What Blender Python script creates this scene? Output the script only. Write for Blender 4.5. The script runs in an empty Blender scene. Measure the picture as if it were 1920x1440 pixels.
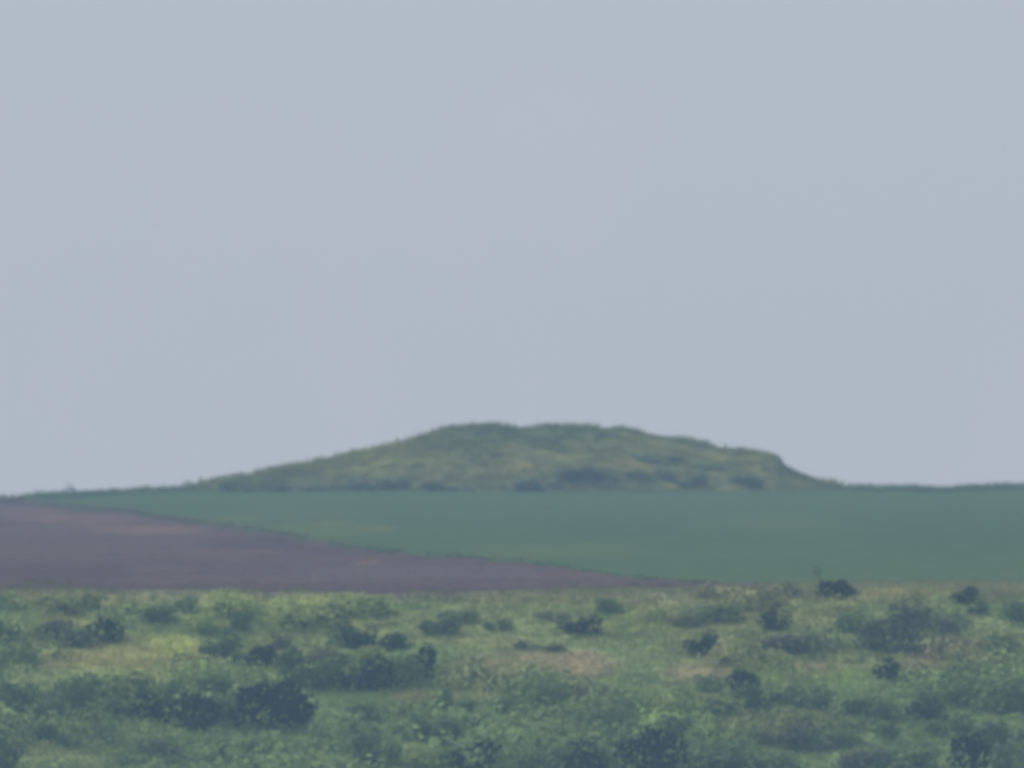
import bpy, math, random
import numpy as np
from mathutils import Vector

S = bpy.context.scene
C = S.collection
random.seed(7)
RNG = np.random.default_rng(11)
R = math.radians

# ------------------------------------------------------------------ camera
F = 29240.0                       # focal length in pixels of a 1920 px wide picture
cam_d = bpy.data.cameras.new('camera')
cam_d.sensor_width = 36.0
cam_d.lens = F / 1920.0 * 36.0
cam_d.clip_start = 1.0
cam_d.clip_end = 20000.0
cam_d.dof.use_dof = True          # long lens focused a little short of the hill
cam_d.dof.focus_distance = 500.0
cam_d.dof.aperture_fstop = 2.0
cam = bpy.data.objects.new('camera', cam_d)
cam.location = (0, 0, 0)
cam.rotation_euler = (R(90), 0, 0)
C.objects.link(cam)
S.camera = cam

# ------------------------------------------------------------------ sky and sun
SUN_EL = R(57)
SUN_DIR = Vector((-0.80, 0.36, 0)).normalized() * math.cos(SUN_EL) + Vector((0, 0, math.sin(SUN_EL)))
world = bpy.data.worlds.new('World')
S.world = world
world.use_nodes = True
wn, wl = world.node_tree.nodes, world.node_tree.links
bg = wn['Background']
sky = wn.new('ShaderNodeTexSky')
sky.sky_type = 'NISHITA'
sky.sun_disc = False
sky.sun_elevation = SUN_EL
sky.sun_rotation = math.atan2(SUN_DIR.x, SUN_DIR.y)
sky.altitude = 150
sky.air_density = 1.0
sky.dust_density = 1.0
sky.ozone_density = 3.0
veil = wn.new('ShaderNodeMix')     # milky summer veil over the whole sky
veil.data_type = 'RGBA'
veil.inputs[0].default_value = 0.80
vnz = wn.new('ShaderNodeTexNoise'); vnz.noise_dimensions = '4D'; vnz.inputs['W'].default_value = 2.0; vnz.inputs['Scale'].default_value = 38.0; vnz.inputs['Detail'].default_value = 2.0   # faint thin cloud all over
vmr = wn.new('ShaderNodeMapRange'); vmr.inputs[1].default_value = 0.35; vmr.inputs[2].default_value = 0.65
vcl = wn.new('ShaderNodeMix'); vcl.data_type = 'RGBA'
vcl.inputs[6].default_value = (7.15, 7.16, 7.40, 1)
vcl.inputs[7].default_value = (7.50, 7.20, 7.46, 1)
wl.new(vnz.outputs[0], vmr.inputs[0]); wl.new(vmr.outputs[0], vcl.inputs[0]); wl.new(vcl.outputs[2], veil.inputs[7])
wtc = wn.new('ShaderNodeTexCoord'); wsx = wn.new('ShaderNodeSeparateXYZ'); wcx = wn.new('ShaderNodeCombineXYZ')
wmx = wn.new('ShaderNodeMath'); wmx.operation = 'MAXIMUM'; wmx.inputs[1].default_value = 0.004   # the sky's lowest band goes on down to the ground
wl.new(wtc.outputs['Generated'], wsx.inputs[0]); wl.new(wsx.outputs[0], wcx.inputs[0]); wl.new(wsx.outputs[1], wcx.inputs[1])
wl.new(wsx.outputs[2], wmx.inputs[0]); wl.new(wmx.outputs[0], wcx.inputs[2]); wl.new(wcx.outputs[0], sky.inputs[0])
wl.new(sky.outputs[0], veil.inputs[6])
wl.new(veil.outputs[2], bg.inputs[0])
bg.inputs[1].default_value = 0.085

sun_d = bpy.data.lights.new('sun', 'SUN')
sun_d.energy = 3.2
sun_d.angle = R(2.5)
sun_d.color = (1.0, 0.95, 0.86)
sun = bpy.data.objects.new('sun', sun_d)
sun.rotation_euler = SUN_DIR.to_track_quat('Z', 'Y').to_euler()
sun.location = (-300, 900, 400)
C.objects.link(sun)

S.view_settings.view_transform = 'Standard'
S.view_settings.look = 'None'
S.view_settings.exposure = 0.0
S.view_settings.gamma = 1.0
S.view_settings.use_curve_mapping = False
S.render.engine = 'CYCLES'
S.cycles.use_denoising = True
S.cycles.filter_width = 2.8
S.cycles.max_bounces = 6
S.cycles.diffuse_bounces = 3
S.cycles.transmission_bounces = 3
S.cycles.transparent_max_bounces = 4
S.cycles.volume_bounces = 1

# ------------------------------------------------------------------ noise
def vnoise(x, y, scale, seed=0):
    x = np.asarray(x, float) / scale + 1000.0 + seed * 17.31
    y = np.asarray(y, float) / scale + 1000.0 + seed * 9.77
    xi, yi = np.floor(x).astype(np.int64), np.floor(y).astype(np.int64)
    fx, fy = x - xi, y - yi
    fx, fy = fx * fx * (3 - 2 * fx), fy * fy * (3 - 2 * fy)
    def h(a, b):
        n = (a * 374761393 + b * 668265263 + seed * 1442695) & 0x7fffffff
        n = ((n ^ (n >> 13)) * 1274126177) & 0x7fffffff
        n = n ^ (n >> 16)
        return (n & 0xffff) / 65535.0
    return (h(xi, yi) * (1 - fx) + h(xi + 1, yi) * fx) * (1 - fy) + (h(xi, yi + 1) * (1 - fx) + h(xi + 1, yi + 1) * fx) * fy
def fbm(x, y, scale, seed=0, octaves=4):
    a, t, tot = 1.0, 0.0, 0.0
    for k in range(octaves):
        t = t + a * vnoise(x, y, scale, seed + k * 5)
        tot += a
        a *= 0.55
        scale *= 0.5
    return t / tot
def sstep(a, b, x):
    t = np.clip((np.asarray(x, float) - a) / (b - a), 0, 1)
    return t * t * (3 - 2 * t)

# ------------------------------------------------------------------ lie of the land (metres, camera at the origin)
PY = np.array([-80, 0, 40, 200, 430, 650, 780, 840, 870, 890, 910, 930, 950, 975, 1050, 1200, 1350, 1480, 1510, 1530, 1600, 1800, 2150.0])
PZ = np.array([-1.2, -1.7, -3, -28, -58, -54, -40, -30.6, -25.6, -22.2, -19.0, -15.7, -12.40, -12.10, -11.72, -11.16, -10.74, -10.50, -10.38, -10.50, -12.6, -18.5, -30.0])
def _pchip():
    h = np.diff(PY); d = np.diff(PZ) / h
    m = np.zeros(len(PY))
    m[0], m[-1] = d[0], d[-1]
    for i in range(1, len(PY) - 1):
        m[i] = 0 if d[i - 1] * d[i] <= 0 else 2 * d[i - 1] * d[i] / (d[i - 1] + d[i])
    return m
PM = _pchip()
def profile(Y):
    Y = np.clip(np.asarray(Y, float), PY[0], PY[-1])
    i = np.clip(np.searchsorted(PY, Y) - 1, 0, len(PY) - 2)
    h = PY[i + 1] - PY[i]; t = (Y - PY[i]) / h
    return ((2 * t**3 - 3 * t**2 + 1) * PZ[i] + (t**3 - 2 * t**2 + t) * h * PM[i] + (-2 * t**3 + 3 * t**2) * PZ[i + 1] + (t**3 - t**2) * h * PM[i + 1])
# height of the ridge line across the picture, x at the ridge
RX = np.array([-600, -200, -90, -49, -44, -37, -28, -20, 0, 30, 36, 42, 49, 90, 200, 600.0])
RZ = np.array([-9, -4.0, -2.0, -1.05, -0.70, -0.30, 0.05, 0.15, 0.1, 0.1, 0.0, -0.05, 0.15, 0.5, 1.0, 2.0])
def terrain(x, Y):
    x = np.asarray(x, float); Y = np.asarray(Y, float)
    z = profile(Y)
    z = z + np.interp(x, RX, RZ) * sstep(1150, 1480, Y)
    z = z + (fbm(x, Y, 20, 3, 3) - 0.5) * 1.2 * sstep(800, 860, Y) * (1 - sstep(930, 956, Y))
    z = z + (fbm(x, Y, 7, 8, 2) - 0.5) * 0.45 * sstep(800, 860, Y) * (1 - sstep(930, 956, Y))
    z = z + (fbm(x * 0.6, Y * 0.4, 30, 21, 2) - 0.5) * 0.12 * sstep(960, 1040, Y) * (1 - sstep(1400, 1480, Y))
    return z
def to_px(x, Y, z):
    return 960 + F * x / Y, 720 - F * z / Y
def on_ground(u, v, lo=820, hi=1525):
    """first point of the hillside met by the sight line through (u, v)"""
    Y = np.arange(lo, hi, 0.25)
    x = (u - 960) / F * Y
    row = 720 - F * terrain(x, Y) / Y
    hit = np.nonzero(row <= v)[0]
    k = hit[0] if len(hit) else int(np.argmin(row))
    return float(x[k]), float(Y[k]), float(terrain(x[k], Y[k]))

# the edge between plough and crop runs slantwise up the hill; the scrub ends below both
EDGE = [(-400, 905), (-150, 925), (0, 944), (60, 946), (130, 953), (200, 959), (300, 972), (400, 987), (500, 1004), (600, 1020), (700, 1035), (800, 1046), (900, 1053), (1000, 1064), (1080, 1075), (1150, 1085), (1240, 1093), (1330, 1099)]
EP = np.array([on_ground(u_, v_, 955, 1505)[:2] for (u_, v_) in EDGE])
EP[0], EP[1] = (-75, 1530), (-58, 1515)
def plough_top(x):
    return np.interp(x, EP[:, 0], EP[:, 1]) + ((vnoise(x, x * 0, 4, 4) - 0.5) * 9.0 + (vnoise(x, x * 0, 0.9, 6) - 0.5) * 12.0) * np.clip((np.interp(x, EP[:, 0], EP[:, 1]) - 950) / 90, 0.05, 1)
def scrub_top(x):
    return np.interp(x, [-90, -31, -18, -8, 0, 11, 20, 90], [948.5, 948.5, 947.3, 945.8, 947.5, 950.5, 952, 952]) + (vnoise(x, x * 0, 2.2, 9) - 0.5) * 2.4 + (vnoise(x, x * 0, 0.9, 14) - 0.5) * 1.2

# ------------------------------------------------------------------ materials
def new_mat(name):
    m = bpy.data.materials.new(name)
    m.use_nodes = True
    n, l = m.node_tree.nodes, m.node_tree.links
    n.remove(n['Principled BSDF'])
    return m, n, l, n['Material Output']
def attr_mat(name, scale=6.0, vary=0.25, trans=0.0, bump=0.0, fine=0.9):
    """colour attribute of the surface times a little procedural mottling"""
    m, n, l, out = new_mat(name)
    at = n.new('ShaderNodeAttribute'); at.attribute_name = 'tint'
    tc = n.new('ShaderNodeTexCoord')
    nz = n.new('ShaderNodeTexNoise'); nz.inputs['Scale'].default_value = fine; nz.inputs['Detail'].default_value = 5
    l.new(tc.outputs['Object'], nz.inputs['Vector'])
    mr = n.new('ShaderNodeMapRange')
    mr.inputs[1].default_value = 0.3; mr.inputs[2].default_value = 0.7
    mr.inputs[3].default_value = 1 - vary; mr.inputs[4].default_value = 1 + vary
    l.new(nz.outputs[0], mr.inputs[0])
    mx = n.new('ShaderNodeMix'); mx.data_type = 'RGBA'; mx.blend_type = 'MULTIPLY'; mx.inputs[0].default_value = 1
    l.new(at.outputs['Color'], mx.inputs[6]); l.new(mr.outputs[0], mx.inputs[7])
    d = n.new('ShaderNodeBsdfDiffuse'); d.inputs['Roughness'].default_value = 1
    l.new(mx.outputs[2], d.inputs[0])
    if bump:
        b = n.new('ShaderNodeBump'); b.inputs['Strength'].default_value = 1; b.inputs['Distance'].default_value = bump
        l.new(nz.outputs[0], b.inputs['Height']); l.new(b.outputs[0], d.inputs['Normal'])
    if trans:
        t = n.new('ShaderNodeBsdfTranslucent'); l.new(mx.outputs[2], t.inputs[0])
        ms = n.new('ShaderNodeMixShader'); ms.inputs[0].default_value = trans
        l.new(d.outputs[0], ms.inputs[1]); l.new(t.outputs[0], ms.inputs[2]); l.new(ms.outputs[0], out.inputs[0])
    else:
        l.new(d.outputs[0], out.inputs[0])
    return m
def leaf_mat(name, col, vary=0.35, trans=0.25):
    m, n, l, out = new_mat(name)
    geo = n.new('ShaderNodeNewGeometry'); oi = n.new('ShaderNodeObjectInfo')
    ad = n.new('ShaderNodeMath'); ad.operation = 'ADD'
    l.new(geo.outputs['Random Per Island'], ad.inputs[0]); l.new(oi.outputs['Random'], ad.inputs[1])
    mr = n.new('ShaderNodeMapRange'); mr.inputs[2].default_value = 2.0
    mr.inputs[3].default_value = 1 - vary; mr.inputs[4].default_value = 1 + vary
    l.new(ad.outputs[0], mr.inputs[0])
    mx = n.new('ShaderNodeMix'); mx.data_type = 'RGBA'; mx.blend_type = 'MULTIPLY'; mx.inputs[0].default_value = 1
    mx.inputs[6].default_value = (*col, 1); l.new(mr.outputs[0], mx.inputs[7])
    d = n.new('ShaderNodeBsdfDiffuse'); t = n.new('ShaderNodeBsdfTranslucent')
    l.new(mx.outputs[2], d.inputs[0]); l.new(mx.outputs[2], t.inputs[0])
    ms = n.new('ShaderNodeMixShader'); ms.inputs[0].default_value = trans
    l.new(d.outputs[0], ms.inputs[1]); l.new(t.outputs[0], ms.inputs[2]); l.new(ms.outputs[0], out.inputs[0])
    return m
M_GROUND = attr_mat('hillside_turf', vary=0.25, bump=0.15)
M_SOIL = attr_mat('ploughed_soil', vary=0.22, bump=0.10, fine=1.6)
M_CROP = attr_mat('young_crop', vary=0.10, bump=0.06, fine=0.5)
M_MOUND = attr_mat('mound_turf', vary=0.22, bump=0.12)
M_THICKET = attr_mat('thicket_leaf', vary=0.2, trans=0.10)
M_BLADE = attr_mat('grass_blade', vary=0.2, trans=0.35)
LEAF = {
    'dark': leaf_mat('dark_blackthorn_leaf', (0.098, 0.142, 0.072), 0.50, 0.25),
    'deep': leaf_mat('deep_shade_leaf', (0.010, 0.018, 0.018), 0.40, 0.05),  # bluish near-black: bush shadow put into the leaf colour
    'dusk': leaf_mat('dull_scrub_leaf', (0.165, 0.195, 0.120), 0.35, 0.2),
    'mid': leaf_mat('green_leaf', (0.135, 0.190, 0.078)),
    'yellow': leaf_mat('yellow_green_leaf', (0.27, 0.335, 0.115), 0.3, 0.35),
    'olive': leaf_mat('olive_leaf', (0.165, 0.175, 0.085)),
    'grey': leaf_mat('grey_violet_twig', (0.098, 0.104, 0.088)),
}
M_HAZE_LEAF = leaf_mat('haze_paled_leaf', (0.20, 0.24, 0.19), 0.2, 0.4)  # lightened leaf colour paints extra distance haze onto the far trees
M_BARK = leaf_mat('bark', (0.07, 0.055, 0.04), 0.2, 0.0)

# ------------------------------------------------------------------ mesh helpers
def mesh_from(name, verts, faces, mat, tint=None, smooth=False):
    verts = np.asarray(verts, np.float32); faces = np.asarray(faces, np.int32)
    me = bpy.data.meshes.new(name)
    k = faces.shape[1]
    me.vertices.add(len(verts)); me.vertices.foreach_set('co', verts.ravel())
    me.loops.add(faces.size); me.loops.foreach_set('vertex_index', faces.ravel())
    me.polygons.add(len(faces))
    me.polygons.foreach_set('loop_start', np.arange(0, faces.size, k, dtype=np.int32))
    me.polygons.foreach_set('loop_total', np.full(len(faces), k, np.int32))
    me.update(calc_edges=True)
    if smooth:
        me.polygons.foreach_set('use_smooth', np.ones(len(faces), bool))
    if tint is not None:
        a = me.color_attributes.new('tint', 'FLOAT_COLOR', 'POINT')
        c = np.ones((len(verts), 4), np.float32); c[:, :3] = tint
        a.data.foreach_set('color', c.ravel())
    me.materials.append(mat)
    me.validate()
    return me
def link(name, data, parent=None, **props):
    o = bpy.data.objects.new(name, data); C.objects.link(o)
    if parent: o.parent = parent
    for k, v in props.items(): o[k] = v
    return o
def grid_faces(ny, nx):
    i = np.arange(ny * nx).reshape(ny, nx)
    return np.stack([i[:-1, :-1], i[:-1, 1:], i[1:, 1:], i[1:, :-1]], -1).reshape(-1, 4)
def mixc(a, b, t):
    t = np.clip(np.asarray(t, float), 0, 1)[..., None]
    return a * (1 - t) + np.asarray(b) * t
def blobs(u, v, col, spots):
    """real patches of other growth or bare soil: (u, v, half width, half height, colour, strength)"""
    for (bu, bv, ru, rv, c, s) in spots:
        d = ((u - bu) / ru) ** 2 + ((v - bv) / rv) ** 2
        n = 0.45 * (fbm(u, v * 2.2, max(ru, 20) * 0.6, 31, 3) - 0.5)
        col = mixc(col, c, s * (1 - sstep(0.10, 1.35, d + n * 2)))
    return col

# ------------------------------------------------------------------ colours of growth and soil
G_BASE, G_GREEN, G_BRIGHT = (0.110, 0.136, 0.062), (0.085, 0.125, 0.060), (0.140, 0.190, 0.062)
G_YELL, G_STRAW, G_TAN, G_OLIVE = (0.235, 0.260, 0.080), (0.180, 0.172, 0.078), (0.155, 0.125, 0.085), (0.140, 0.140, 0.070)
SCRUB_SPOTS = [
    (110, 1125, 190, 18, G_OLIVE, 0.58), (250, 1235, 170, 42, G_STRAW, 0.61), (330, 1215, 60, 25, G_YELL, 0.58), (100, 1238, 60, 20, G_TAN, 0.36),
    (430, 1140, 60, 38, G_YELL, 0.65), (590, 1150, 110, 38, G_YELL, 0.65), (680, 1130, 60, 26, G_BRIGHT, 0.58), (40, 1232, 50, 25, G_BRIGHT, 0.65),
    (240, 1290, 130, 35, G_BRIGHT, 0.43), (470, 1270, 60, 26, G_BRIGHT, 0.50), (130, 1160, 70, 20, G_STRAW, 0.36), (520, 1210, 50, 20, G_OLIVE, 0.50),
    (1010, 1250, 180, 34, G_TAN, 0.65), (1100, 1240, 60, 22, (0.175, 0.140, 0.100), 0.65), (930, 1205, 120, 14, G_OLIVE, 0.50), (1310, 1262, 70, 22, G_TAN, 0.61),
    (780, 1312, 50, 14, G_TAN, 0.43), (900, 1300, 80, 20, G_OLIVE, 0.50), (1540, 1255, 45, 16, G_TAN, 0.50), (1790, 1235, 110, 40, (0.17, 0.14, 0.10), 0.58),
    (1450, 1262, 45, 26, G_BRIGHT, 0.58), (1580, 1275, 60, 24, G_BRIGHT, 0.58), (1250, 1370, 60, 45, G_BRIGHT, 0.58), (1290, 1330, 40, 40, G_BRIGHT, 0.43),
    (1690, 1115, 110, 14, G_STRAW, 0.50), (1380, 1115, 90, 12, G_TAN, 0.36), (1540, 1160, 70, 20, G_OLIVE, 0.58), (1400, 1150, 90, 30, G_OLIVE, 0.43),
    (780, 1110, 70, 10, G_TAN, 0.29), (1000, 1120, 180, 12, G_OLIVE, 0.58), (1210, 1140, 70, 18, G_OLIVE, 0.43), (1200, 1170, 90, 30, G_BRIGHT, 0.22),
    (600, 1345, 140, 45, G_GREEN, 0.58), (450, 1400, 200, 50, G_GREEN, 0.36), (780, 1415, 40, 18, G_BRIGHT, 0.36), (1030, 1350, 90, 30, G_BRIGHT, 0.25),
    (1500, 1360, 110, 22, G_OLIVE, 0.29), (1850, 1290, 90, 22, G_BRIGHT, 0.36), (1700, 1410, 110, 30, G_GREEN, 0.36), (1750, 1110, 60, 12, G_OLIVE, 0.50),
]
def scrub_tint(x, Y):
    u, v = to_px(x, Y, terrain(x, Y))
    col = np.zeros(np.shape(u) + (3,)) + np.array(G_BASE)
    col = mixc(col, G_GREEN, 1.6 * (fbm(x, Y, 14, 5, 4) - 0.42))
    col = mixc(col, G_OLIVE, 2.2 * (fbm(x, Y, 10, 15, 4) - 0.50))
    col = mixc(col, G_GREEN, 0.35 * sstep(1280, 1420, v))
    col = mixc(col, (0.120, 0.120, 0.078), 0.8 * (1 - sstep(1118, 1140, v)))
    col = blobs(u, v, col, SCRUB_SPOTS)
    edge = sstep(-4.5, 0.5, Y - scrub_top(x)) * (1 - sstep(9, 16, x))
    col = mixc(col, (0.062, 0.052, 0.048), 0.75 * edge)       # bare headland soil showing between the plants
    return col * np.array([2.42, 2.42, 2.05])
SOIL, SOIL_D, SOIL_P = (0.128, 0.096, 0.082), (0.088, 0.070, 0.070), (0.195, 0.140, 0.112)
SOIL_SPOTS = [(170, 980, 150, 12, SOIL_P, .6), (280, 1000, 110, 10, SOIL_P, .9), (60, 970, 80, 16, SOIL_P, .55), (480, 1025, 120, 12, SOIL_D, .8), (100, 1080, 180, 22, SOIL_D, .8),
              (640, 1040, 120, 10, SOIL_D, .7), (470, 1075, 130, 14, SOIL_D, .5), (350, 1045, 120, 10, SOIL, .7), (700, 1080, 160, 18, (0.125, 0.105, 0.095), .8), (690, 1062, 40, 5, SOIL_P, .6),
              (900, 1080, 160, 10, (0.120, 0.105, 0.10), .7)]
def soil_tint(x, Y):
    u, v = to_px(x, Y, terrain(x, Y))
    col = np.zeros(np.shape(u) + (3,)) + np.array(SOIL)
    col = mixc(col, SOIL_D, 1.8 * (fbm(x * 0.35, Y, 9, 41, 4) - 0.45))
    col = mixc(col, SOIL_P, 2.0 * (fbm(x * 0.3, Y, 6, 47, 4) - 0.58))
    col = blobs(u, v, col, SOIL_SPOTS) * np.array([1.01, 0.91, 1.10])
    d = (plough_top(x) - Y) / np.clip(plough_top(x) - 940, 5, 400)
    return mixc(col, (0.075, 0.110, 0.065), 0.9 * (1 - sstep(0.0, 0.13, d + 0.16 * (fbm(x, Y * 0.25, 2.2, 143, 3) - 0.5))))      # self-sown crop along the edge
CROP, CROP_B, CROP_Y = (0.058, 0.112, 0.060), (0.046, 0.092, 0.060), (0.080, 0.130, 0.060)
CROP_SPOTS = [(625, 988, 50, 7, (0.12, 0.145, 0.075), .6), (705, 998, 45, 6, (0.125, 0.15, 0.08), .65), (440, 978, 60, 8, CROP_Y, .8), (600, 1000, 110, 16, CROP_Y, .7), (560, 960, 120, 20, CROP_Y, .3),
              (1100, 1085, 50, 6, CROP_B, .9), (230, 925, 60, 10, CROP_Y, .5), (1050, 1040, 200, 14, CROP_Y, .5), (1450, 985, 150, 16, CROP_Y, .4), (1800, 1000, 240, 60, CROP_B, .4), (1150, 1000, 150, 14, CROP_B, .5)]
def crop_tint(x, Y):
    u, v = to_px(x, Y, terrain(x, Y))
    col = np.zeros(np.shape(u) + (3,)) + np.array(CROP)
    col = mixc(col, CROP_B, 1.6 * (fbm(x * 0.25, Y, 14, 61, 3) - 0.45))
    col = mixc(col, CROP_Y, 1.4 * (fbm(x * 0.25, Y, 12, 67, 3) - 0.52))
    col = blobs(u, v, col, CROP_SPOTS) * np.array([1.33, 1.13, 1.0])
    d = (Y - plough_top(x)) / np.clip(plough_top(x) - 940, 5, 400)
    return mixc(col, (0.120, 0.090, 0.085), 0.75 * (1 - sstep(0.0, 0.10, d + 0.14 * (fbm(x, Y * 0.25, 2.2, 149, 3) - 0.5))))    # thin stand where the drill turned

# ------------------------------------------------------------------ the ground, one sheet from the camera's hill past the ridge
xs = np.concatenate([np.linspace(-600, -110, 15)[:-1], np.arange(-110, 110.1, 0.7), np.linspace(110, 600, 15)[1:]])
ys = np.concatenate([np.linspace(-80, 840, 60)[:-1], np.arange(840, 960, 0.5), np.arange(960, 1545, 5), np.linspace(1546, 2150, 40)])
X, Yg = np.meshgrid(xs, ys)
gt = scrub_tint(X, Yg)
far = sstep(952, 965, Yg)
gt = mixc(gt, G_GREEN, far)
ground = link('ground', mesh_from('ground', np.stack([X, Yg, terrain(X, Yg)], -1).reshape(-1, 3), grid_faces(*X.shape), M_GROUND, gt.reshape(-1, 3), True),
              kind='structure', label='rough grassy hillside sloping up below the fields')

# ploughed field: clods and shallow furrows in the sheet itself
xs = np.arange(-72, 16, 0.30)
T = np.linspace(0, 1, 640)
X, TT = np.meshgrid(xs, T)
lo, hi = scrub_top(xs), np.maximum(plough_top(xs), scrub_top(xs) + 0.6)
Yp = lo + (hi - lo) * TT
clod = (vnoise(X, Yp, 0.55, 71) - 0.4) * 0.16 + (vnoise(X, Yp, 1.3, 73) - 0.5) * 0.14 + (fbm(X * 0.3, Yp, 5, 75, 3) - 0.5) * 0.35
edge = np.minimum(np.minimum(TT, 1 - TT) * 25, 1) * np.minimum((hi - lo) / 10, 1)
Z = terrain(X, Yp) + 0.05 + (0.14 + clod) * edge
Z[0] -= 0.3; Z[-1] -= 0.3
ploughed = link('ploughed_field', mesh_from('ploughed_field', np.stack([X, Yp, Z], -1).reshape(-1, 3), grid_faces(*X.shape), M_SOIL, soil_tint(X, Yp).reshape(-1, 3), True),
                kind='structure', label='bare purple brown ploughed field sloping down from the left skyline')

# crop field above it, up to and past the ridge
xs = np.arange(-80, 90, 0.6)
T = np.linspace(0, 1, 340)
X, TT = np.meshgrid(xs, T)
lo = np.maximum(np.maximum(plough_top(xs), scrub_top(xs)) + 0.4, scrub_top(xs) + 0.4)
hi = np.maximum(np.full_like(lo, 1560), lo + 2)
Yc = lo + (hi - lo) * TT
edge = np.minimum(np.minimum(TT * 12, (1 - TT) * 60), 1)
Z = terrain(X, Yc) + 0.04 + (0.22 + (vnoise(X, Yc, 1.1, 81) - 0.5) * 0.14 + (fbm(X, Yc, 12, 83, 2) - 0.5) * 0.2) * edge
Z[0] -= 0.1; Z[-1] -= 0.5
crop_field = link('crop_field', mesh_from('crop_field', np.stack([X, Yc, Z], -1).reshape(-1, 3), grid_faces(*X.shape), M_CROP, crop_tint(X, Yc).reshape(-1, 3), True),
                  kind='structure', label='smooth green field of young crop below the mound')

# ------------------------------------------------------------------ the mound
MX, MY, MR = 0.5, 1503.0, 34.0
SIL = np.array([(310, 918), (350, 912), (400, 904), (440, 896), (470, 891), (500, 886), (560, 873), (620, 860), (700, 845), (760, 828), (800, 815), (830, 807), (870, 803), (910, 799), (960, 801), (1000, 801), (1030, 802),
                (1060, 802), (1110, 802), (1150, 803), (1180, 807), (1210, 813), (1240, 820), (1290, 828), (1340, 839), (1390, 848), (1440, 850), (1452, 852), (1460, 860), (1468, 871), (1480, 878), (1500, 888), (1540, 901), (1570, 907), (1600, 912), (1620, 917)], float)
sx = (SIL[:, 0] - 960) / F * MY
sz = -(SIL[:, 1] + 5 - 720) / F * MY
def mound_h(x, Y):
    """height above the land around it"""
    x = np.asarray(x, float); Y = np.asarray(Y, float)
    top = np.interp(x, sx, sz) - terrain(x, np.full_like(x, MY))
    top = np.maximum(top - 0.18, 0)
    d = np.sqrt(np.maximum(MR ** 2 - (x - MX) ** 2, 4.0))
    r = np.abs(Y - MY) / d
    wob = (fbm(x, Y, 8, 91, 3) - 0.5) * 0.22
    r = np.clip(r + wob * sstep(0.15, 0.5, r) * (1 - sstep(0.85, 1.0, r)), 0, 1.2)
    g = 1 - sstep(0.0, 1.0, (r - 0.10) / 0.9)
    g = 0.80 * g + 0.20 * (1 - sstep(0.66, 0.86, r))     # a dug-over step round the foot
    return top * g
def mound_z(x, Y):
    return terrain(x, Y) + mound_h(x, Y)
MD = [(0.060, 0.086, 0.062), (0.100, 0.112, 0.060), (0.150, 0.165, 0.070), (0.160, 0.150, 0.085), (0.075, 0.088, 0.065)]
MOUND_SPOTS = [(1010, 815, 190, 26, MD[0], 0.71), (760, 862, 130, 18, MD[2], 0.60), (620, 878, 90, 14, MD[2], 0.45), (560, 910, 150, 14, MD[4], 0.60), (830, 888, 120, 14, MD[1], 0.60),
               (960, 880, 60, 16, MD[3], 0.45), (1180, 880, 60, 18, MD[3], 0.45), (1330, 870, 50, 16, MD[2], 0.68), (1420, 875, 50, 14, MD[3], 0.45), (1300, 840, 60, 10, MD[4], 0.45),
               (1480, 895, 60, 12, MD[4], 0.60), (1000, 918, 180, 8, MD[4], 0.45), (740, 838, 60, 8, MD[2], 0.38), (1090, 850, 120, 14, MD[1], 0.38)]
def mound_tint(x, Y):
    u, v = to_px(x, Y, mound_z(x, Y))
    col = np.zeros(np.shape(u) + (3,)) + np.array(MD[1])
    col = mixc(col, MD[4], 1.0 * (fbm(x, Y, 8, 95, 4) - 0.5))
    col = mixc(col, MD[2], 0.8 * (fbm(x, Y, 6, 97, 4) - 0.56))
    return blobs(u, v, col, MOUND_SPOTS) * np.array([2.02, 1.88, 1.15])
a = np.linspace(0, 2 * math.pi, 260)
rr = np.linspace(0, 1, 120) * (MR + 1.5)
A, RRm = np.meshgrid(a, rr)
X, Ym = MX + RRm * np.cos(A), MY + RRm * np.sin(A)
hm = mound_h(X, Ym)
Z = terrain(X, Ym) + np.where(hm > 0.02, 0.34 * np.minimum(hm / 0.6, 1) + hm, -0.15) + (vnoise(X, Ym, 0.9, 99) - 0.5) * 0.22 * np.minimum(hm, 1)
Z[-1] -= 0.4
link('burial_mound', mesh_from('burial_mound', np.stack([X, Ym, Z], -1).reshape(-1, 3), grid_faces(*X.shape), M_MOUND, mound_tint(X, Ym).reshape(-1, 3), True),
     kind='structure', label='broad grassy burial mound rising on the ridge against the sky')

# ------------------------------------------------------------------ grass and herbs nobody could count
def tufts(name, x, Y, z, h, w, tint, blades=3, lean=0.45, **props):
    n = len(x)
    V, Fc, Tn = [], [], []
    for k in range(blades):
        a = RNG.uniform(0, 2 * math.pi, n)
        ox, oy = RNG.normal(0, 1, n) * w * 1.6, RNG.normal(0, 1, n) * w * 1.6
        hh = h * RNG.uniform(0.55, 1.1, n); ww = w * RNG.uniform(0.6, 1.3, n) * 0.5
        la = RNG.uniform(0, 2 * math.pi, n); ll = hh * lean * RNG.uniform(0, 1, n)
        bx, by = x + ox, Y + oy
        v = np.stack([np.stack([bx - ww * np.cos(a), by - ww * np.sin(a), z - 0.05], -1), np.stack([bx + ww * np.cos(a), by + ww * np.sin(a), z - 0.05], -1),
                      np.stack([bx + ll * np.cos(la), by + ll * np.sin(la), z + hh], -1)], 1)
        Fc.append(np.arange(n * 3).reshape(n, 3) + n * 3 * k)
        V.append(v.reshape(-1, 3))
        t = tint * RNG.uniform(0.85, 1.15, (n, 1))
        Tn.append(np.repeat(t, 3, 0))
    return link(name, mesh_from(name, np.concatenate(V), np.concatenate(Fc), M_BLADE, np.concatenate(Tn)), kind='stuff', **props)
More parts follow.
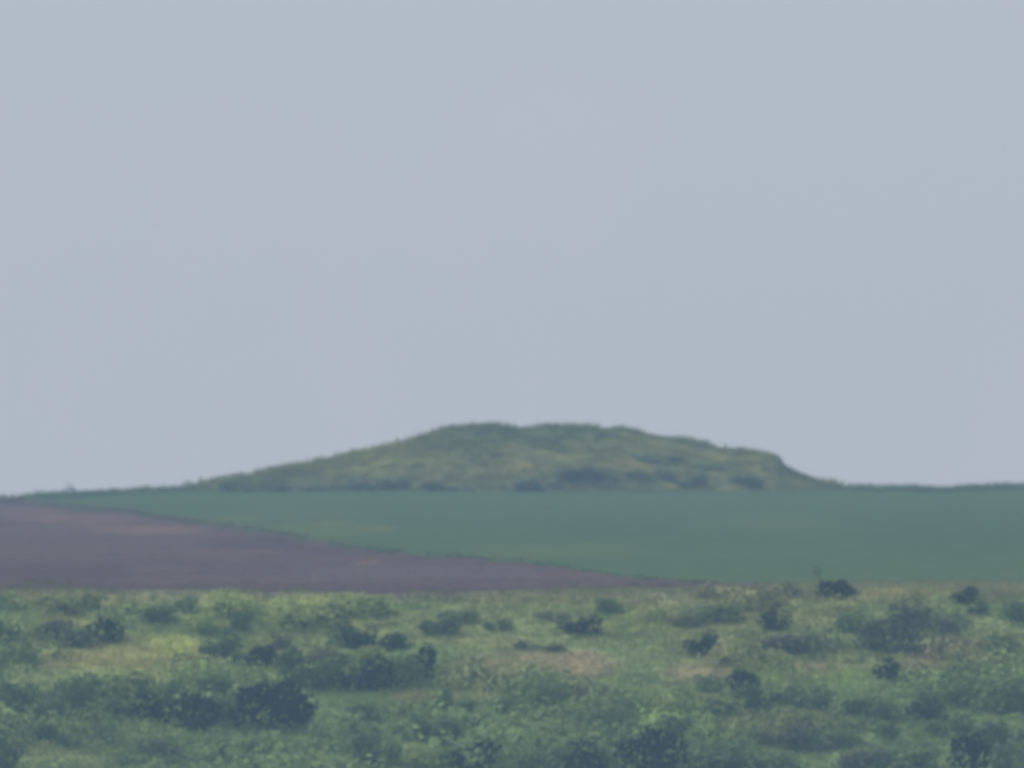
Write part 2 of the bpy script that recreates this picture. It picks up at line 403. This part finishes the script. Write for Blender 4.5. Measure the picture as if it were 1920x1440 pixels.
# scrub slope
n = 200000
x = RNG.uniform(-44, 44, n); Y = RNG.uniform(862, 990, n)
keep = Y < scrub_top(x) - 3 + RNG.exponential(1, n) * (2 + 11 * np.clip(fbm(x, Y * 0, 4, 127, 3) - 0.3, 0, 1))
x, Y = x[keep], Y[keep]
dens = fbm(x, Y, 5, 111, 3)
keep = RNG.uniform(0, 1, len(x)) < 0.35 + dens
x, Y = x[keep], Y[keep]
tall = fbm(x, Y, 4, 113, 3)
tufts('hillside_grass', x, Y, terrain(x, Y), 0.20 + 0.65 * np.clip(tall - 0.40, 0, 1), RNG.uniform(0.05, 0.13, len(x)), scrub_tint(x, Y), label='tall rough grass and weeds covering the scrubby slope')
# mound
n = 62000
rad = MR * np.sqrt(RNG.uniform(0, 1, n)); an = RNG.uniform(math.pi * 0.97, math.pi * 2.03, n)
x, Y = MX + rad * np.cos(an), MY + 3 + rad * np.sin(an)
hm = mound_h(x, Y)
k = hm > 0.1
x, Y, hm = x[k], Y[k], hm[k]
tufts('mound_grass', x, Y, terrain(x, Y) + hm + 0.2 * np.minimum(hm, 1), 0.22 + 0.55 * np.clip(fbm(x, Y, 5, 117, 3) - 0.3, 0, 1), RNG.uniform(0.05, 0.12, len(x)), mound_tint(x, Y), label='rough grass growing over the burial mound')
n = 2600
x = RNG.uniform(-33, 33, n); Y = MY + RNG.uniform(-4, 3, n)
k = (mound_h(x, Y) > 0.3) & ((x < 24.6) | (x > 30)) & (fbm(x, Y * 0.3, 2.6, 121, 2) > 0.52)
x, Y = x[k], Y[k]
tufts('summit_grass', x, Y, mound_z(x, Y) + 0.18, RNG.uniform(0.35, 0.9, len(x)), RNG.uniform(0.2, 0.42, len(x)), mound_tint(x, Y) * 1.35, 4, label='taller tussocks of grass along the crest of the mound')
# crop and the weeds along its skyline
n = 42000
x = RNG.uniform(-60, 60, n); Y = RNG.uniform(955, 1530, n)
Y[: n // 2] = RNG.uniform(1480, 1522, n // 2)
k = (Y > np.maximum(np.maximum(plough_top(x), scrub_top(x)) + 1, 1150)) & ((x - MX) ** 2 + (Y - MY) ** 2 > (MR - 1) ** 2)
x, Y = x[k], Y[k]
tufts('crop_blades', x, Y, terrain(x, Y) + 0.14, 0.16 + 0.55 * np.clip(fbm(x, Y, 3.0, 119, 3) - 0.40, 0, 1) * sstep(1470, 1500, Y), RNG.uniform(0.05, 0.11, len(x)), crop_tint(x, Y) * 1.0, label='green crop blades fringing the ridge line')

n = 5200
x = RNG.uniform(-58, 58, n); Y = RNG.uniform(1490, 1520, n)
k = (Y > plough_top(x) + 1) & (np.abs(x - MX) > 30) & (fbm(x, Y * 0.3, 2.6, 123, 2) > 0.52)
x, Y = x[k], Y[k]
tufts('ridge_weeds', x, Y, terrain(x, Y) + 0.08, RNG.uniform(0.3, 0.85, len(x)), RNG.uniform(0.2, 0.42, len(x)), crop_tint(x, Y) * np.array([2.1, 1.8, 1.6]), 4, label='ragged weeds fringing the ridge line beside the mound')
n = 12000
x = RNG.uniform(-55, 12, n); pt = plough_top(x)
Y = pt + RNG.normal(-0.16, 0.24, n) * np.clip(pt - 945, 4, 130)
k = (Y > scrub_top(x) + 2) & (Y < 1515) & (fbm(x, Y * 0.2, 2.4, 125, 3) > 0.42)
x, Y = x[k], Y[k]
tufts('field_edge_weeds', x, Y, terrain(x, Y) + 0.12, RNG.uniform(0.05, 0.16, len(x)), RNG.uniform(0.08, 0.2, len(x)), mixc(crop_tint(x, Y) * 1.35, soil_tint(x, Y), 0.35 * RNG.uniform(0, 1, len(x))), 3, label='scattered weeds straggling along the edge of the ploughed field')
# leafy herbs and brambles, knee high, between the bushes
def herb_mass(name, n, label, r0, r1, q, leaf, hr, thr, spread, dark):
    x = RNG.uniform(-44, 44, n); Y = RNG.uniform(862, 950, n)
    p = fbm(x, Y, 7, 131 + spread, 4)
    u, v = to_px(x, Y, terrain(x, Y))
    dens = np.clip((p - thr) * 5, 0, 1) * (0.45 + 0.55 * sstep(1240, 1400, v))
    bare = (((u - 1030) / 230) ** 2 + ((v - 1250) / 40) ** 2 < 1) | (((u - 230) / 150) ** 2 + ((v - 1240) / 30) ** 2 < 1) | (((u - 640) / 130) ** 2 + ((v - 1345) / 30) ** 2 < 1) | (((u - 1310) / 70) ** 2 + ((v - 1262) / 22) ** 2 < 1)
    k = (RNG.uniform(0, 1, n) < dens) & (Y < scrub_top(x) - 1.5 - 2.5 * r1) & ~bare
    if r1 > 1:
        for (bx, by, bw) in STAND:
            k &= ~((np.abs(x - bx) < bw * 0.5 + 0.5) & (Y > by - 5) & (Y < by + 0.5))
    x, Y = x[k], Y[k]
    n = len(x)
    rad = RNG.uniform(r0, r1, n) * (0.45 + 0.55 * sstep(0, 26, scrub_top(x) - Y))
    d = RNG.normal(0, 1, (n, q, 3)); d /= np.linalg.norm(d, axis=2, keepdims=True)
    d[..., 2] = np.abs(d[..., 2])
    # uneven outline: every clump bulges its own way
    ph = RNG.uniform(0, 6.28, (n, 1, 2))
    az = np.arctan2(d[..., 1:2], d[..., 0:1])
    bulge = 1 + 0.22 * np.sin(3 * az + ph[..., :1]) + 0.16 * np.sin(5 * az + ph[..., 1:] + 4 * d[..., 2:])
    rr = RNG.uniform(0.72, 1.05, (n, q, 1)) * rad[:, None, None] * np.array([1.25, 1.1, hr]) * bulge
    c = np.stack([x, Y, terrain(x, Y)], -1)[:, None, :] + d * rr
    ax = RNG.normal(0, 1, (n, q, 3)); ax -= (ax * d).sum(2, keepdims=True) * d * 0.7; ax /= np.linalg.norm(ax, axis=2, keepdims=True)
    ay = np.cross(d + RNG.normal(0, .4, (n, q, 3)), ax); ay /= np.linalg.norm(ay, axis=2, keepdims=True)
    s = RNG.uniform(0.6, 1.3, (n, q, 1)) * (leaf * 0.6 + leaf * 0.5 * rad[:, None, None])
    V = np.stack([c - ax * s, c - ay * s * 0.7, c + ax * s, c + ay * s * 0.7], 2).reshape(-1, 3)
    g = scrub_tint(x, Y) * RNG.uniform(0.65, 1.40, (n, 1)) * 1.08
    g = mixc(g, (0.085, 0.122, 0.070), dark * (fbm(x, Y, 6, 137 + spread, 3) - 0.50))
    t = np.repeat((g[:, None, :] * RNG.uniform(0.88, 1.12, (n, q, 1))).reshape(-1, 3), 4, 0)
    link(name, mesh_from(name, V, np.arange(len(V)).reshape(-1, 4), M_THICKET, t), kind='stuff', label=label)
# ------------------------------------------------------------------ bushes
def tube(V, Fc, p0, p1, r0, r1, sides=5):
    p0, p1 = np.array(p0, float), np.array(p1, float)
    d = p1 - p0; d /= np.linalg.norm(d)
    a = np.cross(d, [0.3, 0.9, 0.2]); a /= np.linalg.norm(a); b = np.cross(d, a)
    s = len(V)
    for (p, r) in ((p0, r0), (p1, r1)):
        for k in range(sides):
            t = 2 * math.pi * k / sides
            V.append(p + r * (a * math.cos(t) + b * math.sin(t)))
    for k in range(sides):
        Fc.append((s + k, s + (k + 1) % sides, s + sides + (k + 1) % sides, s + sides + k))
def bush_meshes(seed, leaves=620, lobes=7, low=False):
    """unit bush, one wide, one deep, one high, standing on z = 0: foliage and stems"""
    r = np.random.default_rng(seed)
    L = []
    for k in range(lobes):
        a = r.uniform(0, 2 * math.pi); q = r.uniform(0.05, 0.38)
        hz = r.uniform(0.28, 0.72) if k else 0.45
        rad = r.uniform(0.11, 0.24) if k else 0.26
        L.append((q * math.cos(a), q * math.sin(a), hz * (1 - 0.8 * q), rad, rad * r.uniform(0.8, 1.2)))
    wgt = np.array([l[3] ** 2 for l in L]); wgt /= wgt.sum()
    which = r.choice(lobes, leaves, p=wgt)
    Larr = np.array(L)[which]
    d = r.normal(0, 1, (leaves, 3)); d /= np.linalg.norm(d, axis=1, keepdims=True)
    sh = r.uniform(0.62, 1.08, (leaves, 1)) ** 0.6
    c = Larr[:, :3] + d * sh * np.stack([Larr[:, 3], Larr[:, 3], Larr[:, 4] * 1.15], -1)
    # a skirt of low foliage down to the ground
    m = leaves // 5
    an = r.uniform(0, 2 * math.pi, m); q = r.uniform(0.1, 0.40, m)
    c[:m] = np.stack([q * np.cos(an), q * np.sin(an), r.uniform(0.02, 0.30, m)], -1)
    c[:, 2] = np.maximum(c[:, 2], 0.02)
    ax = r.normal(0, 1, (leaves, 3)); ax /= np.linalg.norm(ax, axis=1, keepdims=True)
    ay = np.cross(d, ax); ay /= np.linalg.norm(ay, axis=1, keepdims=True)
    s = r.uniform(0.022, 0.060, (leaves, 1))
    V = np.stack([c - ax * s, c - ay * s * 0.75, c + ax * s, c + ay * s * 0.75], 1).reshape(-1, 3)
    lo, hi = V.min(0), V.max(0)
    V = np.stack([V[:, 0] / (hi[0] - lo[0]), V[:, 1] / (hi[1] - lo[1]), (V[:, 2] - lo[2]) / (hi[2] - lo[2])], -1)
    SV, SF = [], []
    for k in range(5):
        l = L[k % lobes]
        tube(SV, SF, (r.normal(0, .03), r.normal(0, .03), -0.03), (l[0] * .5, l[1] * .5, l[2] * .55), 0.018, 0.011)
        tube(SV, SF, (l[0] * .5, l[1] * .5, l[2] * .55), (l[0] * 1.2, l[1] * 1.2, l[2] + l[4] * .6), 0.011, 0.004)
    return V, np.arange(leaves * 4).reshape(-1, 4), SV, SF
VAR = {}
for t_, m_ in LEAF.items():
    VAR[t_] = []
    for k in range(6):
        V, Fc, SV, SF = bush_meshes(1000 + 37 * k + 7 * list(LEAF).index(t_), 700 if t_ != 'grey' else 520, 5 + k % 4)
        VAR[t_].append((mesh_from('foliage', V, Fc, m_), mesh_from('stem', SV, SF, M_BARK)))
used = {}
STAND = []
def bush(u, v, w, h, kind, label, name='bush', group='bushes on the scrubby slope', mound=False, var=None):
    if mound:
        Yq = np.arange(1462, MY, 0.2); xq = (u - 960) / F * Yq
        row = 720 - F * mound_z(xq, Yq) / Yq
        hit = np.nonzero(row <= v)[0]; k = hit[0] if len(hit) else int(np.argmin(row))
        x, Y = float(xq[k]), float(Yq[k]); z = float(mound_z(x, Y)) + 0.12
    else:
        x, Y, z = on_ground(u, v)
    e = link(name, None, label=label, category='bush', group=group)
    W, H = w * Y / F, h * Y / F
    e.location = (x, Y, z - 0.08)
    STAND.append((x, Y, W))
    e.rotation_euler = (0, 0, random.uniform(-0.5, 0.5))
    e.scale = (W, W * random.uniform(0.75, 1.0), H)
    i = used.get(kind, 0) if var is None else var
    used[kind] = i + 1
    fm, sm = VAR[kind][i % 6]
    link('foliage', fm, e); link('stem', sm, e)
    return e

BUSHES = [
 # upper left
 (8, 1200, 52, 44, 'dark', 'dark round bush cut by the left edge below the ploughed field'),
 (198, 1203, 58, 46, 'dark', 'dark bush at the right end of the shaded strip above the straw patch'),
 (150, 1212, 62, 34, 'grey', 'greyish bush leaning against the dark bush above the straw patch'),
 (100, 1196, 70, 36, 'grey', 'long low grey bush at the upper left below the olive margin'),
 (125, 1148, 60, 22, 'olive', 'flat olive bush on the field margin at far left'),
 (350, 1144, 46, 28, 'mid', 'small green bush on the margin left of the yellow bushes'),
 (285, 1165, 70, 34, 'mid', 'wide green bush above the straw coloured patch'),
 (430, 1158, 84, 46, 'yellow', 'bright yellow green bush just above the trio of dark bushes'),
 (380, 1185, 60, 34, 'yellow', 'smaller yellow green bush left of the trio of dark bushes'),
 (455, 1186, 36, 42, 'dark', 'upright dark bush, topmost of the trio left of centre'),
 (412, 1233, 72, 56, 'dark', 'dark spreading bush, leftmost of the trio beside the straw patch'),
 (482, 1250, 52, 42, 'dark', 'dark rounded bush, lowest of the trio beside the straw patch'),
 (445, 1244, 34, 26, 'dark', 'little dark bush between the two lower bushes of the trio'),
 (520, 1215, 40, 28, 'grey', 'small brownish bush right of the trio of dark bushes'),
 (570, 1175, 96, 48, 'yellow', 'large yellow green bush below the plough edge left of centre'),
 (680, 1152, 84, 40, 'yellow', 'bright yellow bush directly against the ploughed field'),
 (625, 1165, 52, 36, 'olive', 'olive bush squeezed between two yellow green bushes'),
 (645, 1208, 62, 46, 'dark', 'dark bush at the left end of the long hedge like clump'),
 (700, 1216, 84, 40, 'dark', 'broad dark bush in the middle of the long hedge like clump'),
 (748, 1212, 44, 30, 'dark', 'low dark bush at the right end of the long hedge like clump'),
 # dark mass left of centre
 (572, 1292, 76, 78, 'dark', 'tall dark bush at the left end of the big thicket left of centre'),
 (632, 1292, 80, 66, 'mid', 'green topped bush second from left in the big thicket'),
 (690, 1294, 84, 62, 'dark', 'dark bush in the middle of the big thicket left of centre'),
 (745, 1288, 76, 60, 'mid', 'rounded bush just left of the tall end bush of the big thicket'),
 (796, 1275, 52, 66, 'dark', 'tall narrow dark bush at the right end of the big thicket'),
 (610, 1240, 60, 30, 'olive', 'olive bush between the long clump and the big thicket'),
 (690, 1238, 60, 26, 'yellow', 'small yellow green bush between the long clump and the thicket'),
 # lower left row
 (30, 1345, 78, 66, 'dark', 'dark bush at the left edge in the lower left row'),
 (140, 1310, 66, 52, 'mid', 'green bush standing behind the lower left row of dark bushes'),
 (92, 1352, 56, 60, 'dark', 'dark bush second from the left edge in the lower row'),
 (142, 1345, 50, 66, 'dark', 'tall dark bush third from the left edge in the lower row'),
 (205, 1350, 62, 46, 'dark', 'low dark bush in the middle of the lower left row'),
 (282, 1352, 72, 54, 'dark', 'dark bush left of the pair of very dark bushes'),
 (365, 1366, 86, 70, 'dark', 'very dark pointed bush left of the darkest bush'),
 (490, 1366, 128, 88, 'dark', 'largest and darkest bush, low on the left of the picture'),
 (562, 1352, 56, 52, 'dark', 'dark bush hugging the right side of the darkest bush'),
 (425, 1352, 56, 52, 'mid', 'green bush between the two darkest bushes'),
 (320, 1320, 60, 44, 'mid', 'mid green bush behind the pointed dark bush'),
 (250, 1305, 80, 42, 'yellow', 'yellow green bush behind the lower left row'),
 (395, 1302, 70, 40, 'mid', 'green bush above the gap between the two darkest bushes'),
 (88, 1390, 60, 40, 'dark', 'dark bush in front of the left row near the bottom left corner'),
 (132, 1402, 40, 30, 'dark', 'small dark bush right of the corner bush at bottom left'),
 (14, 1446, 66, 56, 'dark', 'dark bush in the bottom left corner of the picture'),
 (300, 1415, 70, 30, 'grey', 'flat greyish bush in the lower left meadow'),
 (205, 1392, 36, 22, 'mid', 'tiny green bush alone in the lower left meadow'),
 # centre
 (825, 1184, 66, 40, 'dark', 'dark bush above the hedge like clump near the middle'),
 (872, 1166, 54, 26, 'mid', 'green bush right behind the dark bush near the middle'),
 (935, 1180, 44, 24, 'mid', 'small green bush above the bare tan patch'),
 (1092, 1188, 68, 38, 'dark', 'isolated dark oval bush above the bare tan patch'),
 (1142, 1148, 50, 30, 'mid', 'green bush by the tip of the ploughed field'),
 (1035, 1160, 60, 20, 'olive', 'flat olive bush left of the green bush by the plough tip'),
 (990, 1216, 44, 20, 'grey', 'little brown bush at the upper rim of the bare tan patch'),
 (1040, 1218, 40, 16, 'olive', 'low olive bush beside the little brown bush'),
 (832, 1330, 34, 40, 'mid', 'slanting upright bush below the tall end of the thicket'),
 (868, 1332, 40, 24, 'mid', 'small bush right of the slanting upright bush'),
 (680, 1352, 70, 34, 'dark', 'low dark bush in the open meadow below the big thicket'),
 (955, 1332, 60, 34, 'mid', 'green bush below the left of the bare tan patch'),
 (1022, 1328, 84, 50, 'mid', 'large rounded green bush below the bare tan patch'),
 (1110, 1318, 70, 38, 'olive', 'dull olive bush right of the large rounded green bush'),
 (778, 1386, 60, 46, 'dark', 'dark bush low in the middle, left of a pair'),
 (838, 1392, 70, 50, 'dark', 'dark bush low in the middle, right of a pair'),
 (905, 1362, 50, 32, 'mid', 'small green bush above the pair of dark bushes'),
 (710, 1434, 80, 60, 'dark', 'dark bush at the bottom edge left of centre'),
 (900, 1442, 92, 56, 'dark', 'wide dark bush at the bottom edge in the middle'),
 (790, 1440, 56, 40, 'yellow', 'yellow green bush between two dark bushes at the bottom edge'),
 (1010, 1448, 80, 40, 'mid', 'green bush at the bottom edge right of the wide dark bush'),
 (1085, 1452, 110, 64, 'dark', 'very dark bush at the bottom edge right of centre'),
 (1222, 1462, 96, 96, 'dark', 'tall very dark bush rising from the bottom edge right of centre'),
 (1270, 1392, 54, 52, 'dark', 'dark bush right behind the tall bush at the bottom edge'),
 (1150, 1372, 48, 36, 'mid', 'dark green bush left of the bright green patch'),
 (1190, 1378, 46, 30, 'mid', 'round green bush touching the bright green patch'),
 (1236, 1345, 70, 36, 'yellow', 'bright green bush above the tall dark bush'),
 # right
 (1556, 1120, 58, 36, 'dark', 'dark bush on the field margin with a bare sapling beside it'),
 (1592, 1112, 44, 16, 'olive', 'flat olive bush right of the margin bush with the sapling'),
 (1456, 1180, 54, 50, 'dark', 'round dark bush left below the bush with the sapling'),
 (1322, 1226, 56, 46, 'dark', 'solitary dark bush right of the bare tan patch'),
 (1815, 1130, 44, 34, 'dark', 'dark bush on the field margin near the right edge'),
 (1834, 1150, 34, 24, 'dark', 'small dark bush touching the margin bush near the right edge'),
 (1906, 1168, 52, 44, 'dark', 'dark bush cut by the right edge below the crop field'),
 (1500, 1220, 88, 34, 'grey', 'low violet grey bush between two dark round bushes'),
 (1440, 1210, 50, 22, 'olive', 'small olive bush left of the low violet grey bush'),
 (1602, 1182, 60, 38, 'mid', 'green bush left of the big violet grey thicket'),
 (1640, 1218, 70, 58, 'grey', 'left bush of the big violet grey thicket on the right'),
 (1698, 1222, 72, 66, 'grey', 'right bush of the big violet grey thicket on the right'),
 (1690, 1172, 80, 42, 'grey', 'upper bush of the big violet grey thicket on the right'),
 (1775, 1190, 60, 34, 'grey', 'grey bush right of the big violet grey thicket'),
 (1345, 1165, 90, 34, 'mid', 'wide green bush above the solitary dark bush'),
 (1290, 1172, 60, 30, 'olive', 'olive bush between the isolated oval bush and the green one'),
 (1666, 1272, 52, 42, 'dark', 'dark bush alone below the violet grey thicket'),
 (1425, 1236, 28, 16, 'dark', 'tiny dark bush right of the solitary dark bush'),
 (1850, 1228, 40, 40, 'mid', 'green bush on the brown ground near the right edge'),
 (1885, 1232, 56, 26, 'dark', 'low dark bush on the brown ground at the right edge'),
 (1392, 1302, 62, 50, 'dark', 'dark bush heading the lower right scrub'),
 (1420, 1332, 64, 52, 'dark', 'dark bush below the head of the lower right scrub'),
 (1355, 1350, 54, 40, 'dark', 'dark bush at the left end of the lower right scrub'),
 (1330, 1296, 50, 34, 'mid', 'green bush left of the head of the lower right scrub'),
 (1480, 1322, 64, 38, 'mid', 'green bush right of the head of the lower right scrub'),
 (1525, 1332, 62, 48, 'dark', 'dark bush in the middle of the lower right scrub'),
 (1600, 1342, 84, 42, 'mid', 'wide green bush right of the middle of the lower right scrub'),
 (1655, 1352, 50, 40, 'dark', 'dark bush upper of two at the dip in the lower right scrub'),
 (1662, 1384, 46, 34, 'dark', 'dark bush lower of two at the dip in the lower right scrub'),
 (1735, 1350, 78, 54, 'dark', 'broad dark bush in the right scrub below the brown ground'),
 (1800, 1322, 60, 40, 'mid', 'green bush behind the broad dark bush of the right scrub'),
 (1870, 1335, 96, 62, 'mid', 'large green bush at the right edge of the lower scrub'),
 (1785, 1380, 76, 44, 'mid', 'green bush in front of the broad dark bush on the right'),
 (1880, 1400, 84, 50, 'dark', 'dark bush near the right edge above the bottom corner'),
 (1525, 1408, 100, 52, 'grey', 'wide grey bush low on the right'),
 (1590, 1400, 56, 36, 'mid', 'green bush right of the wide grey bush low down'),
 (1810, 1448, 66, 72, 'dark', 'very dark bush at the bottom edge far right'),
 (1900, 1456, 70, 60, 'dark', 'dark bush in the bottom right corner'),
 (1360, 1450, 130, 60, 'dark', 'wide dark bush at the bottom edge right of the tall dark one'),
 (1465, 1452, 80, 40, 'mid', 'green bush at the bottom edge between dark bush and grey bush'),
 (1640, 1450, 100, 44, 'grey', 'grey green bush at the bottom edge on the right'),
 (1440, 1396, 60, 34, 'olive', 'olive bush above the wide dark bush at the bottom'),
 (1720, 1440, 70, 40, 'mid', 'green bush left of the very dark bush at bottom right'),
]
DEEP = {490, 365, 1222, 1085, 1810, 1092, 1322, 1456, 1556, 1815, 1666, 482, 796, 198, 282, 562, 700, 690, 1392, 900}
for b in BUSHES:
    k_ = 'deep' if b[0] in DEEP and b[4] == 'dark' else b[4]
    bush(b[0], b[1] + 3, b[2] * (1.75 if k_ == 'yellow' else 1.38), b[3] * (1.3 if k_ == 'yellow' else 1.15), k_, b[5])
MB = [
 (452, 926, 62, 44, 'mid', 'bush at the left tip of the mound standing on the skyline'),
 (500, 927, 60, 38, 'mid', 'bush second from the left tip of the mound'),
 (478, 928, 40, 26, 'dark', 'small dark bush at the left foot of the mound'),
 (520, 928, 46, 26, 'dark', 'dark bush at the left foot right of the smallest one'),
 (585, 927, 52, 28, 'dark', 'dark bush in the middle of the left foot row'),
 (630, 926, 46, 24, 'mid', 'green bush in the left foot row of the mound'),
 (672, 924, 66, 38, 'dark', 'largest dark bush in the row along the left foot of the mound'),
 (742, 920, 62, 32, 'dark', 'oval dark bush in the foot row left of centre'),
 (808, 924, 54, 32, 'dark', 'dark bush near the right end of the left foot row'),
 (862, 924, 48, 20, 'dark', 'low dark bush ending the left foot row'),
 (985, 924, 58, 36, 'dark', 'dark bush at the mound foot just right of centre'),
 (1036, 918, 28, 24, 'dark', 'little dark round bush at the mound foot near centre'),
 (1092, 905, 92, 36, 'grey', 'wide grey bush on the lower mound right of centre'),
 (1216, 872, 50, 26, 'mid', 'small green bush halfway up the right of the mound'),
 (1243, 902, 40, 38, 'dark', 'upright dark bush on the right half of the mound'),
 (1190, 900, 44, 22, 'mid', 'low green bush left of the upright dark bush on the mound'),
 (1312, 916, 32, 40, 'dark', 'narrow dark bush at the right foot of the mound'),
 (1282, 916, 36, 20, 'mid', 'low bush left of the narrow bush at the right foot'),
 (1396, 912, 52, 28, 'dark', 'dark bush at the right foot below the notched shoulder'),
 (1262, 868, 40, 20, 'olive', 'olive bush right of the small green bush on the mound'),
 (1332, 884, 46, 26, 'yellow', 'yellow green bush on the right flank of the mound'),
 (908, 803, 44, 16, 'mid', 'tiny bush on the summit of the mound'),
]
for b in MB:
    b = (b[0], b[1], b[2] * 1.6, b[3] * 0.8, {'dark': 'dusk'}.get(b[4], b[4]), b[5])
    bush(*b, group='bushes on the burial mound', mound=True)
SK = [
 (163, 934, 26, 20, 'mid', 'tiny bush leftmost on the green skyline'),
 (206, 932, 34, 22, 'mid', 'rounded tiny bush on the skyline second from left'),
 (268, 928, 22, 24, 'olive', 'thin tiny bush on the left skyline between two others'),
 (372, 922, 40, 24, 'mid', 'low bush on the skyline just left of the mound'),
 (408, 922, 36, 22, 'mid', 'small bush on the skyline touching the left tip of the mound'),
 (1805, 918, 40, 14, 'mid', 'tiny bush on the skyline at far right'),
]
for (u, v, w, h, k_, lab) in SK:
    bush(u, v, w * 1.7, h * 0.9, k_, lab, group='bushes on the ridge line')

# the growth between the bushes leaves each of them standing clear
herb_mass('undergrowth', 14000, 'low leafy brambles and herbs between the bushes', 0.30, 0.75, 16, 0.15, 0.75, 0.46, 0, 3.0)
herb_mass('bramble_thicket', 4200, 'continuous rolling mass of brambles covering the lower slope', 0.7, 1.9, 130, 0.16, 0.95, 0.42, 40, 2.0)

# bare sapling by the margin bush
x, Y, z = on_ground(1540, 1116)
SV, SF = [], []
tube(SV, SF, (0, 0, -0.1), (-0.10, 0.05, 1.0), 0.045, 0.032); tube(SV, SF, (-0.10, 0.05, 1.0), (-0.14, 0.0, 1.6), 0.026, 0.010)
for k in range(9):
    q = random.uniform(0.5, 1.45); a = random.uniform(0, 6.28); l = random.uniform(0.25, 0.55)
    p = (-0.10 - 0.03 * q, 0.04, q)
    tube(SV, SF, p, (p[0] + l * math.cos(a) * .7, p[1] + l * math.sin(a) * .7, q + l * .8), 0.014, 0.006, 4)
sap = link('sapling', None, label='thin bare sapling sticking up above the margin bush', category='sapling')
sap.location = (x, Y, z)
link('stem', mesh_from('sapling_stem', SV, SF, M_BARK), sap)
V, Fc, _, _ = bush_meshes(77, 60, 4)
V = V * np.array([0.9, 0.9, 1.3]) + np.array([-0.12, 0, 0.5])
link('foliage', mesh_from('sapling_foliage', V, Fc, LEAF['mid']), sap)

# far trees beyond the ridge, part of their haze painted into the leaf colour
TREES = [(28, 926, 60, 'faint hazy tree leftmost beyond the ridge'), (72, 914, 64, 'faint hazy tree second from left beyond the ridge'),
         (112, 918, 50, 'low faint tree between two taller ones beyond the ridge'), (142, 905, 62, 'tallest faint tree beyond the ridge at left')]
for i, (u, vt, w, lab) in enumerate(TREES):
    Y = 2060.0 + 20 * i
    x = (u - 960) / F * Y
    zb = float(terrain(x, Y)); zt = -(vt - 720) / F * Y
    H = zt - zb; W = w * Y / F * 1.7
    t = link('far_tree', None, label=lab, category='tree', group='trees beyond the ridge')
    t.location = (x, Y, zb)
    V, Fc, _, _ = bush_meshes(500 + i, 420, 9)
    V = V * np.array([W, W, H * 0.85]) + np.array([0, 0, H * 0.15])
    link('crown', mesh_from('tree_crown', V, Fc, M_HAZE_LEAF), t)
    SV, SF = [], []
    tube(SV, SF, (0, 0, -0.3), (0.1, 0, H * 0.45), 0.28, 0.17, 7)
    for k in range(4):
        a = k * 1.6 + i
        tube(SV, SF, (0.1, 0, H * (0.3 + 0.04 * k)), (W * .28 * math.cos(a), W * .28 * math.sin(a), H * 0.7), 0.12, 0.05)
    link('trunk', mesh_from('tree_trunk', SV, SF, M_BARK), t)

# ------------------------------------------------------------------ the summer haze
hx, y0, y1, z0, z1 = 620.0, -100.0, 2170.0, -62.0, 54.0
hv = [(sx_ * hx, y, z) for z in (z0, z1) for y in (y0, y1) for sx_ in (-1, 1)]
hf = [(0, 2, 3, 1), (4, 5, 7, 6), (0, 1, 5, 4), (2, 6, 7, 3), (0, 4, 6, 2), (1, 3, 7, 5)]
m, n, l, out = new_mat('summer_haze')
pv = n.new('ShaderNodeVolumePrincipled')
pv.inputs['Color'].default_value = (0.40, 0.63, 1.0, 1)
pv.inputs['Density'].default_value = 0.00024
pv.inputs['Anisotropy'].default_value = 0.0
l.new(pv.outputs[0], out.inputs['Volume'])
haze = link('haze', mesh_from('haze', hv, hf, m), kind='stuff', label='pale blue summer haze filling the air')
